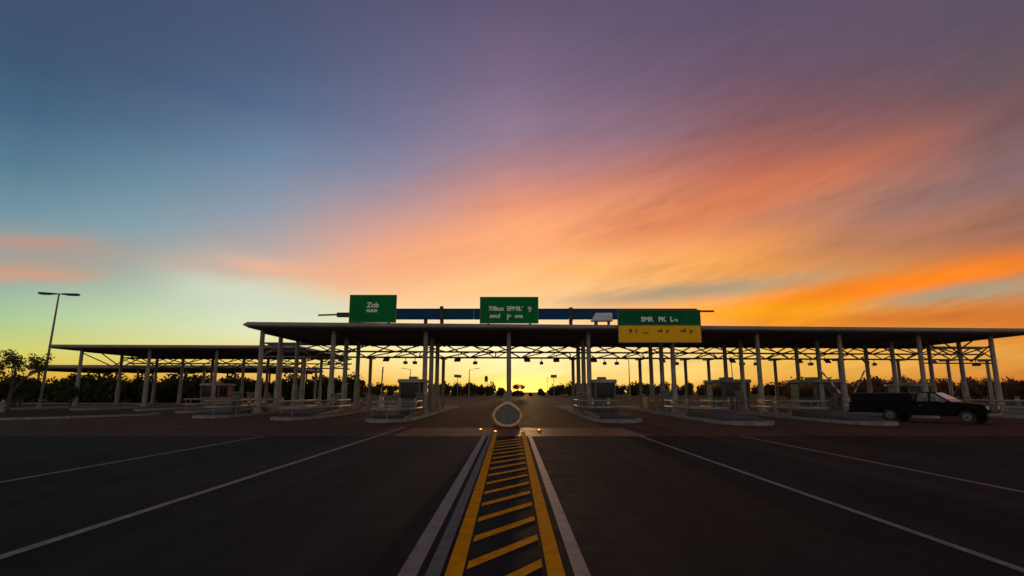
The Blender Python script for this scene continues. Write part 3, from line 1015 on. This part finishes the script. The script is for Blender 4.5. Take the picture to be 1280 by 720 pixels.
def egg(s=1.0, cz=.60, n=28):
    out = []
    for i in range(n):
        a = 2 * PI * i / n
        x, z = math.sin(a), -math.cos(a)
        wd = .74 * (1 - .22 * max(z, 0) ** 1.3)
        zz = z * (.56 if z < 0 else .66)
        if z > .55:
            wd *= 1 - (z - .55) * .6
        out.append((x * wd * s, cz + zz * s))
    return out


b = MB()
secs = [(0.0, .90, .60), (.12, .97, .60), (.45, 1.0, .60), (1.5, .80, .62), (2.6, .50, .66)]
vr = [[b.bm.verts.new((x, yy, max(z, .02))) for x, z in egg(s, cz)] for yy, s, cz in secs]
for A, B in zip(vr, vr[1:]):
    for i in range(len(A)):
        b.bm.faces.new((A[i], A[(i + 1) % len(A)], B[(i + 1) % len(A)], B[i]))
b.bm.faces.new(vr[0][::-1])
b.bm.faces.new(vr[-1])
b.build('body', M['cushion'], t, smooth=False)
rim = [(x, -.02, z) for x, z in egg(.88)]
MB().tube(rim, .075, 8, closed=True).build('rim', M['reflective'], t, smooth=True)
face = MB()
face.hull([(x, -.05, z) for x, z in egg(.74)], [(x, -.004, z) for x, z in egg(.80)])
face.build('face_plate', M['cushion'], t)
MB().hull([(-.28, 1.0, .9), (.28, 1.0, .9), (.28, 2.2, .9), (-.28, 2.2, .9)], [(-.19, 1.4, 1.64), (.19, 1.4, 1.64), (.19, 2.0, 1.64), (-.19, 2.0, 1.64)]).build('pedestal', M['concrete'], t, bevel=.03)
MB().box(-.6, .6, -.15, .35, 0.002, .09).build('base_plate', M['dark_steel'], t)


def stud(x, y, lab, i, proto=[None]):
    if proto[0] is None:
        p = thing('road_stud', 'x', 'road light', group='glowing lights at the slab edge')
        MB().cyl((0, 0, .004), (0, 0, .03), .10, .085, n=12).build('housing', M['dark_steel'], p)
        MB().cyl((0, 0, .03), (0, 0, .065), .065, .03, n=12).build('lamp', M['amber'], p)
        proto[0] = p
        return place(p, True, (x, y, 0), 0, lab)
    return place(proto[0], False, (x, y, 0), 0, lab)


stud(-1.42, 26.6, 'glowing amber light on the slab, outer one left of the crash cushion', 0)
stud(-.72, 25.3, 'glowing amber light on the slab, nearest the left yellow line', 1)
stud(1.20, 26.2, 'glowing amber light on the slab right of the crash cushion', 2)


# ------------------------------------------------------------------ dark pickup
def pickup():
    t = thing('pickup_truck', 'dark pickup truck with long covered bed parked side-on at the right', 'pickup truck')
    # local: x forward, y to its left; z up.  rear axle x=0, front axle x=3.74
    HW = .98

    def arch(cx, r, z0, n=9):
        return [(cx - r * math.cos(PI * i / n), z0 + r * math.sin(PI * i / n)) for i in range(n + 1)]
    low = .42
    prof = [(-2.25, .55)] + [(-.52, .50)] + arch(0, .48, .50)[1:-1] + [(.52, low), (3.20, low)] + arch(3.74, .48, .50)[1:-1] + [(4.28, .48), (4.62, .50), (4.68, .78), (4.60, 1.02), (4.40, 1.13), (3.20, 1.22), (2.75, 1.25), (1.35, 1.25), (1.30, 1.20), (-2.25, 1.18)]
    b = MB()
    inner = [(x, z) for x, z in prof]
    v = []
    for yy, s in ((-HW, .97), (-HW + .10, 1.0), (HW - .10, 1.0), (HW, .97)):
        v.append([b.bm.verts.new((1.2 + (x - 1.2) * (1 if s == 1 else .992), yy, z if z < .9 or s == 1 else z - .06)) for x, z in inner])
    n = len(inner)
    for A, B in zip(v, v[1:]):
        for i in range(n):
            b.bm.faces.new((A[i], A[(i + 1) % n], B[(i + 1) % n], B[i]))
    f0 = b.bm.faces.new(v[0][::-1])
    f1 = b.bm.faces.new(v[-1])
    bmesh.ops.triangulate(b.bm, faces=[f0, f1])
    b.build('body', M['car_paint'], t)
    # bed cover (tall cap)
    cap = MB().hull([(-2.22, -.90, 1.19), (1.22, -.90, 1.19), (1.22, .90, 1.19), (-2.22, .90, 1.19)], [(-2.12, -.80, 1.70), (1.16, -.80, 1.72), (1.16, .80, 1.72), (-2.12, .80, 1.70)]).build('bed_cap', M['car_paint'], t, bevel=.05)
    MB().hull([(-2.10, -.79, 1.703), (1.14, -.79, 1.723), (1.14, .79, 1.723), (-2.10, .79, 1.703)], [(-2.06, -.74, 1.745), (1.10, -.74, 1.765), (1.10, .74, 1.765), (-2.06, .74, 1.745)]).build('cap_roof', M['car_roof_lit'], cap)
    for s in (-1, 1):
        MB().hull([(-1.8, s * .872, 1.30), (.9, s * .872, 1.30), (.9, s * .885, 1.30), (-1.8, s * .885, 1.30)], [(-1.75, s * .815, 1.60), (.86, s * .815, 1.60), (.86, s * .828, 1.60), (-1.75, s * .828, 1.60)]).build('cap_window', M['car_paint'], cap)
    # cab: roof on slim pillars with clear glass between
    cab = MB().hull([(1.42, -.68, 1.74), (2.28, -.66, 1.74), (2.28, .66, 1.74), (1.42, .68, 1.74)], [(1.50, -.60, 1.80), (2.15, -.58, 1.80), (2.15, .58, 1.80), (1.50, .60, 1.80)]).build('cab_roof', M['car_paint'], t, bevel=.02)
    for s in (-1, 1):
        for (xa, xb) in ((1.36, 1.44), (2.05, 2.02), (3.02, 2.24)):
            MB().bar((xa, s * .86, 1.22), (xb, s * .66, 1.76), .06).build('pillar', M['car_paint'], cab)
        MB().hull([(1.42, s * .855, 1.235), (2.0, s * .855, 1.235), (2.0, s * .865, 1.235), (1.42, s * .865, 1.235)], [(1.5, s * .665, 1.73), (1.98, s * .665, 1.73), (1.98, s * .675, 1.73), (1.5, s * .675, 1.73)]).build('side_window', M['clear_glass'], cab)
        MB().hull([(2.1, s * .855, 1.235), (2.95, s * .855, 1.235), (2.95, s * .865, 1.235), (2.1, s * .865, 1.235)], [(2.08, s * .665, 1.73), (2.24, s * .665, 1.73), (2.24, s * .675, 1.73), (2.08, s * .675, 1.73)]).build('side_window', M['clear_glass'], cab)
        dd = MB().box(2.06, 2.08, s * HW - .004, s * HW + .004, .55, 1.15).build('door_gap', M['rubber'], t)
        MB().box(1.55, 1.72, s * (HW + .012) - .012, s * (HW + .012) + .012, .98, 1.02).build('door_handle', M['chrome'], t)
        MB().box(2.72, 2.84, s * (HW + .1) - .1, s * (HW + .1) + .1, 1.18, 1.36).build('mirror', M['chrome'], t, bevel=.02)
        MB().box(4.50, 4.66, s * .76 - .16, s * .76 + .16, .82, 1.00).build('headlight', M['lens'], t, bevel=.02)
        MB().box(-2.27, -2.24, s * .86 - .07, s * .86 + .07, .75, 1.10).build('tail_light', M['red'], t)
        for cx in (0, 3.74):
            w_ = MB().cyl((cx, s * (HW - .24), .38), (cx, s * (HW + .005), .38), .38, n=24).build('wheel', M['rubber'], t)
            MB().cyl((cx, s * (HW + .006), .38), (cx, s * (HW + .018), .38), .22, .19, n=16).build('rim', M['chrome'], w_)
            MB().cyl((cx, s * (HW + .018), .38), (cx, s * (HW + .045), .38), .07, n=10).build('hub', M['dark_steel'], w_)
    MB().hull([(3.08, -.80, 1.235), (3.08, .80, 1.235), (3.09, .80, 1.225), (3.09, -.80, 1.225)], [(2.27, -.62, 1.75), (2.27, .62, 1.75), (2.29, .62, 1.745), (2.29, -.62, 1.745)]).build('windscreen', M['clear_glass'], cab)
    MB().box(4.64, 4.70, -.52, .52, .70, 1.0).build('grille', M['dark_steel'], t)
    MB().box(4.60, 4.78, -.95, .95, .44, .64).build('front_bumper', M['chrome'], t, bevel=.03)
    MB().box(-2.42, -2.26, -.92, .92, .48, .64).build('rear_bumper', M['dark_steel'], t, bevel=.03)
    for xx in (1.75,):
        for s in (-1, 1):
            MB().box(xx - .1, xx + .12, s * .38 - .24, s * .38 + .24, 1.0, 1.50).build('seat', M['rubber'], cab, bevel=.04)
    return t


pk = pickup()
pk.location = (22.95, 34.7, 0.0)
pk.scale = (1, 1, 0.95)
pk.rotation_euler = (0, 0, math.atan2(31.6 - 34.7, 25.05 - 22.95))


# ------------------------------------------------------------------ street lamps
def lamp_head_twin():
    t = thing('street_lamp', 'tall twin-headed street lamp standing left of the canopies against the yellow sky', 'street lamp')
    p = MB().cyl((0, 0, 0), (0, 0, 11.75), .14, .075, n=12).build('pole', M['steel'], t)
    MB().cyl((0, 0, 0.0), (0, 0, .6), .24, .22, n=14).build('base', M['concrete'], t)
    MB().cyl((-.45, 0, 11.72), (.45, 0, 11.66), .05, n=8).build('crossarm', M['dark_steel'], t)
    for s in (-1, 1):
        hd = MB().hull([(s * .35, -.2, 11.62), (s * .35, .2, 11.62), (s * 1.95, .24, 11.60), (s * 1.95, -.24, 11.60)], [(s * .35, -.14, 11.76), (s * .35, .14, 11.76), (s * 1.9, .16, 11.80), (s * 1.9, -.16, 11.80)]).build('lamp_head', M['dark_steel'], t)
        MB().box(min(s * .8, s * 1.75), max(s * .8, s * 1.75), -.15, .15, 11.55, 11.597).build('diffuser', M['glass'], hd)
    return t


lp = lamp_head_twin()
lp.location = (-47.2, 58.0, 0.0)
lp.rotation_euler = (0, math.radians(1.6), 0.1)


def small_lamp():
    t = thing('street_lamp', 'x', 'street lamp', group='thin far street lamps')
    MB().cyl((0, 0, 0), (0, 0, 9.4), .13, .08, n=8).build('pole', M['column'], t)
    MB().cyl((0, 0, 9.3), (1.6, 0, 9.75), .06, n=6).build('arm', M['column'], t)
    MB().box(1.4, 2.3, -.15, .15, 9.68, 9.84).build('lamp_head', M['column'], t)
    return t


sl = small_lamp()
for i, (x, y, h, lab) in enumerate([(-9.8, 132, .72, 'thin pale lamp far off, left of the central column'), (26.5, 130, .95, 'thin pale lamp far off below the white rooftop box'), (49.0, 128, 1.0, 'thin pale lamp far off between the booths right of the yellow sign'),
                                    (-26.5, 150, .8, 'thin pale lamp far off, left of the booth with the rounded roof'), (12.2, 200, .7, 'thin pale lamp farthest off beside the sunset glow')]):
    place(sl, i == 0, (x, y, 0), PI * (i % 2), lab, scale=(1, 1, h))


# far signs, water tower
def far_sign(label, x, y, w_, h_, z, rz, lean=.12):
    t = thing('road_sign', label, 'sign', (x, y, 0), rz)
    MB().cyl((0, .1, 0), (0, .1, z + h_), .07, n=8).build('pole', M['column'], t)
    MB().hull([(-w_ / 2, 0, z), (w_ / 2, 0, z - lean), (w_ / 2, .06, z - lean), (-w_ / 2, .06, z)], [(-w_ / 2, 0, z + h_), (w_ / 2, 0, z + h_ - lean), (w_ / 2, .06, z + h_ - lean), (-w_ / 2, .06, z + h_)]).build('sign_panel', M['sign_back'], t)
    return t


far_sign('small dark panel on a thin pole far off, left of the centre', -13.2, 140, 1.75, .7, 5.2, .1)
far_sign('small dark panel on a thin pole far off, right of the sunset glow', 10.6, 146, 1.55, .75, 5.25, -.05, 0)
t = thing('water_tower', 'small far water tower above the treeline left of the central column', 'water tower', (-17.0, 380, 0))
MB().cyl((0, 0, 8.4), (0, 0, 11.4), 1.0, 1.15, n=14).build('tank', M['dark_steel'], t)
MB().cyl((0, 0, 11.4), (0, 0, 12.4), 1.15, .2, n=14).build('tank_roof', M['dark_steel'], t)
for sx in (-1, 1):
    for sy in (-1, 1):
        MB().cyl((sx * .95, sy * .95, 0), (sx * .7, sy * .7, 8.4), .14, n=6).build('leg', M['dark_steel'], t)

# utility box, standpipe and low shelter wall on the left verge
t = thing('utility_cabinet', 'rounded grey cabinet on the grass at the far left', 'cabinet', (-43.6, 45.0, .13))
MB().prism([(1.5 * math.cos(a) * (1 if abs(math.cos(a)) < .8 else .95), .5 * math.sin(a)) for a in [2 * PI * i / 20 for i in range(20)]], 0, .9).build('cabinet_body', M['dark_steel'], t, bevel=.05)
MB().prism([(1.2 * math.cos(a), .42 * math.sin(a)) for a in [2 * PI * i / 20 for i in range(20)]], .9, 1.35).build('domed_lid', M['dark_steel'], t, bevel=.1)
t = thing('fire_hydrant', 'pale hydrant on the grass beside the grey cabinet', 'hydrant', (-38.6, 44.0, .13))
MB().cyl((0, 0, 0), (0, 0, .75), .15, .13, n=12).build('barrel', M['concrete'], t)
MB().cyl((0, 0, .75), (0, 0, .98), .17, .06, n=12).build('bonnet', M['concrete'], t)
for s in (-1, 1):
    MB().cyl((s * .1, 0, .55), (s * .27, 0, .55), .07, n=8).build('nozzle', M['concrete'], t)
MB().cyl((0, 0, 0), (0, 0, .08), .22, n=12).build('flange', M['concrete'], t)

# ------------------------------------------------------------------ trees
rt = random.Random(21)


def limb(b, p, d, ln, r, depth, tips, rg, spread=.6, n=6):
    q = p + d * ln
    b.cyl(p, q, r, r * .62, n=n, cap=False)
    tips.append((q, depth))
    if depth == 0:
        return
    for _ in range(rg.choice((2, 3, 3))):
        a = Vector((rg.uniform(-1, 1), rg.uniform(-1, 1), rg.uniform(-.3, .9)))
        nd = (d + a * spread).normalized()
        limb(b, q - d * ln * rg.uniform(0, .3), nd, ln * rg.uniform(.6, .85), r * .58, depth - 1, tips, rg, spread, n=max(3, n - 1))


def leaf_cloud(b, c, rad, count, s, rg, flat=.8):
    for _ in range(count):
        v = Vector((rg.gauss(0, 1), rg.gauss(0, 1), rg.gauss(0, 1) * flat))
        v = v.normalized() * (rad * rg.random() ** .45)
        p = c + v
        a = Vector((rg.uniform(-1, 1), rg.uniform(-1, 1), rg.uniform(-1, 1))).normalized()
        e = a.cross(Vector((rg.uniform(-1, 1), rg.uniform(-1, 1), rg.uniform(-1, 1)))).normalized()
        ss = s * rg.uniform(.6, 1.4)
        b.bm.faces.new([b.bm.verts.new(p - a * ss), b.bm.verts.new(p + e * ss * .45), b.bm.verts.new(p + a * ss), b.bm.verts.new(p - e * ss * .45)])


def make_tree(h, leaf, seed, dens=1.0, leafsize=.12, depth=4, rad=.5, spread=.6, base=.25):
    rg = random.Random(seed)
    t = thing('tree', 'x', 'tree')
    b = MB()
    tips = []
    r = h * .022
    b.cyl((0, 0, -.1), (0, 0, h * base), r * 1.3, r, n=8, cap=False)
    for i in range(3):
        a = Vector((rg.uniform(-.6, .6), rg.uniform(-.6, .6), 1)).normalized()
        limb(b, Vector((0, 0, h * base * (0.8 + .1 * i))), a, h * .25, r * .8, depth, tips, rg, spread)
    b.build('trunk', M['bark'], t)
    c = MB()
    for p, d in tips:
        if d <= 1:
            leaf_cloud(c, p, h * rad * .16, max(1, int(10 * dens)), leafsize, rg)
        elif d == 2:
            leaf_cloud(c, p, h * rad * .2, max(1, int(8 * dens)), leafsize, rg)
    c.build('crown', leaf, t)
    return t


# big airy tree at the far left
bt = make_tree(6.2, M['leaf_olive'], 8, dens=.95, leafsize=.12, depth=4, spread=.7)
bt.location = (-46.8, 54.0, 0)
bt['label'] = 'feathery green tree at the far left edge, tallest of the left trees'
protos_dark = [make_tree(5.2, M['leaf_dark'], s, dens=1.5, leafsize=.17, depth=3, rad=.8, base=.12) for s in (11, 12, 13)]
protos_brown = [make_tree(4.6, M['leaf_brown'], s, dens=.55, leafsize=.10, depth=4, rad=.55, spread=.65, base=.18) for s in (31, 32, 33)]
protos_far = [make_tree(6.0, M['leaf_far'], s, dens=1.0, leafsize=.22, depth=3, rad=.8, base=.15) for s in (51, 52, 53)]
used = set()


def plant(protos, x, y, s, label, group):
    p = rt.choice(protos)
    o = place(p, p.name not in used, (x, y, 0), rt.uniform(0, 2 * PI), label, scale=(s * rt.uniform(.9, 1.2), s * rt.uniform(.9, 1.2), s))
    used.add(p.name)
    o['group'] = group
    return o


GL = 'dark trees of the left wood edge'
for i in range(30):
    x = -112 + i * 2.95 + rt.uniform(-1, 1)
    plant(protos_dark, x, 91 + rt.uniform(-3, 6), rt.uniform(.72, 1.0), 'dark leafy tree of the wood edge behind the left canopy', GL)
for x, y, s in ((-47.5, 56, .62), (-50, 58, .7), (-44.5, 58.5, .55), (-56, 54, .62), (-53, 57, .8), (-51.5, 52, .6), (-58, 58, .95), (-61, 62, .9), (-54, 63, .85)):
    plant(protos_dark, x, y, s, 'dark bushy tree crowding round the feathery tree at the left edge', 'dark bushes at the left edge')
GR = 'reddish thin trees behind the right hand lanes'
for i in range(26):
    x = 62 + i * 3.1 + rt.uniform(-1.3, 1.3)
    plant(protos_brown, x, 96 + rt.uniform(-7, 12), rt.uniform(.72, 1.12), 'reddish brown thinly leaved tree behind the right hand lanes', GR)
for i in range(14):
    x = 82 + i * 3.0 + rt.uniform(-1.2, 1.2)
    plant(protos_dark, x, 92 + rt.uniform(-3, 6), rt.uniform(.75, 1.0), 'dark dense tree of the mass at the right edge', 'dark trees at the right edge')
GF = 'far treeline under the canopy'
for i in range(46):
    x = -88 + i * 3.6 + rt.uniform(-1.5, 1.5)
    if -5 < x < 12 and rt.random() < .85:
        continue
    plant(protos_far, x, 215 + rt.uniform(-12, 25), rt.uniform(.55, 1.1), 'low brownish green tree of the far treeline seen under the canopy', GF)
for p in protos_dark + protos_brown + protos_far:
    assert p.name in used


def woods(name, label, x0, x1, y0, y1, hmin, hmax, n, lf, m, seed, ls=.36):
    rg = random.Random(seed)
    b = MB()
    for _ in range(n):
        x, y = rg.uniform(x0, x1), rg.uniform(y0, y1)
        h = rg.uniform(hmin, hmax)
        if y0 > 200 and -10 < x < 20:
            h *= rg.uniform(.25, .6)
        r = h * .36
        leaf_cloud(b, Vector((x, y, h - r)), r, int(lf * .6), ls, rg, 1.0)
        leaf_cloud(b, Vector((x, y, h * .38)), h * .40, lf, ls * 1.2, rg, .8)
    return tag(b.build(name, m), label, 'woods', kind='stuff')


woods('woodland', 'dense dark woodland filling the space behind the left canopy', -135, -22, 86, 96, 3.6, 5.0, 130, 200, M['leaf_dark'], 1)
woods('woodland', 'dense dark reddish woodland at the right edge behind the pickup', 56, 165, 110, 120, 3.6, 5.0, 120, 200, M['leaf_brown'], 2)
woods('woodland', 'far low woodland on the horizon in the middle', -190, 200, 270, 300, 4.0, 7.2, 210, 90, M['leaf_far'], 3, .75)
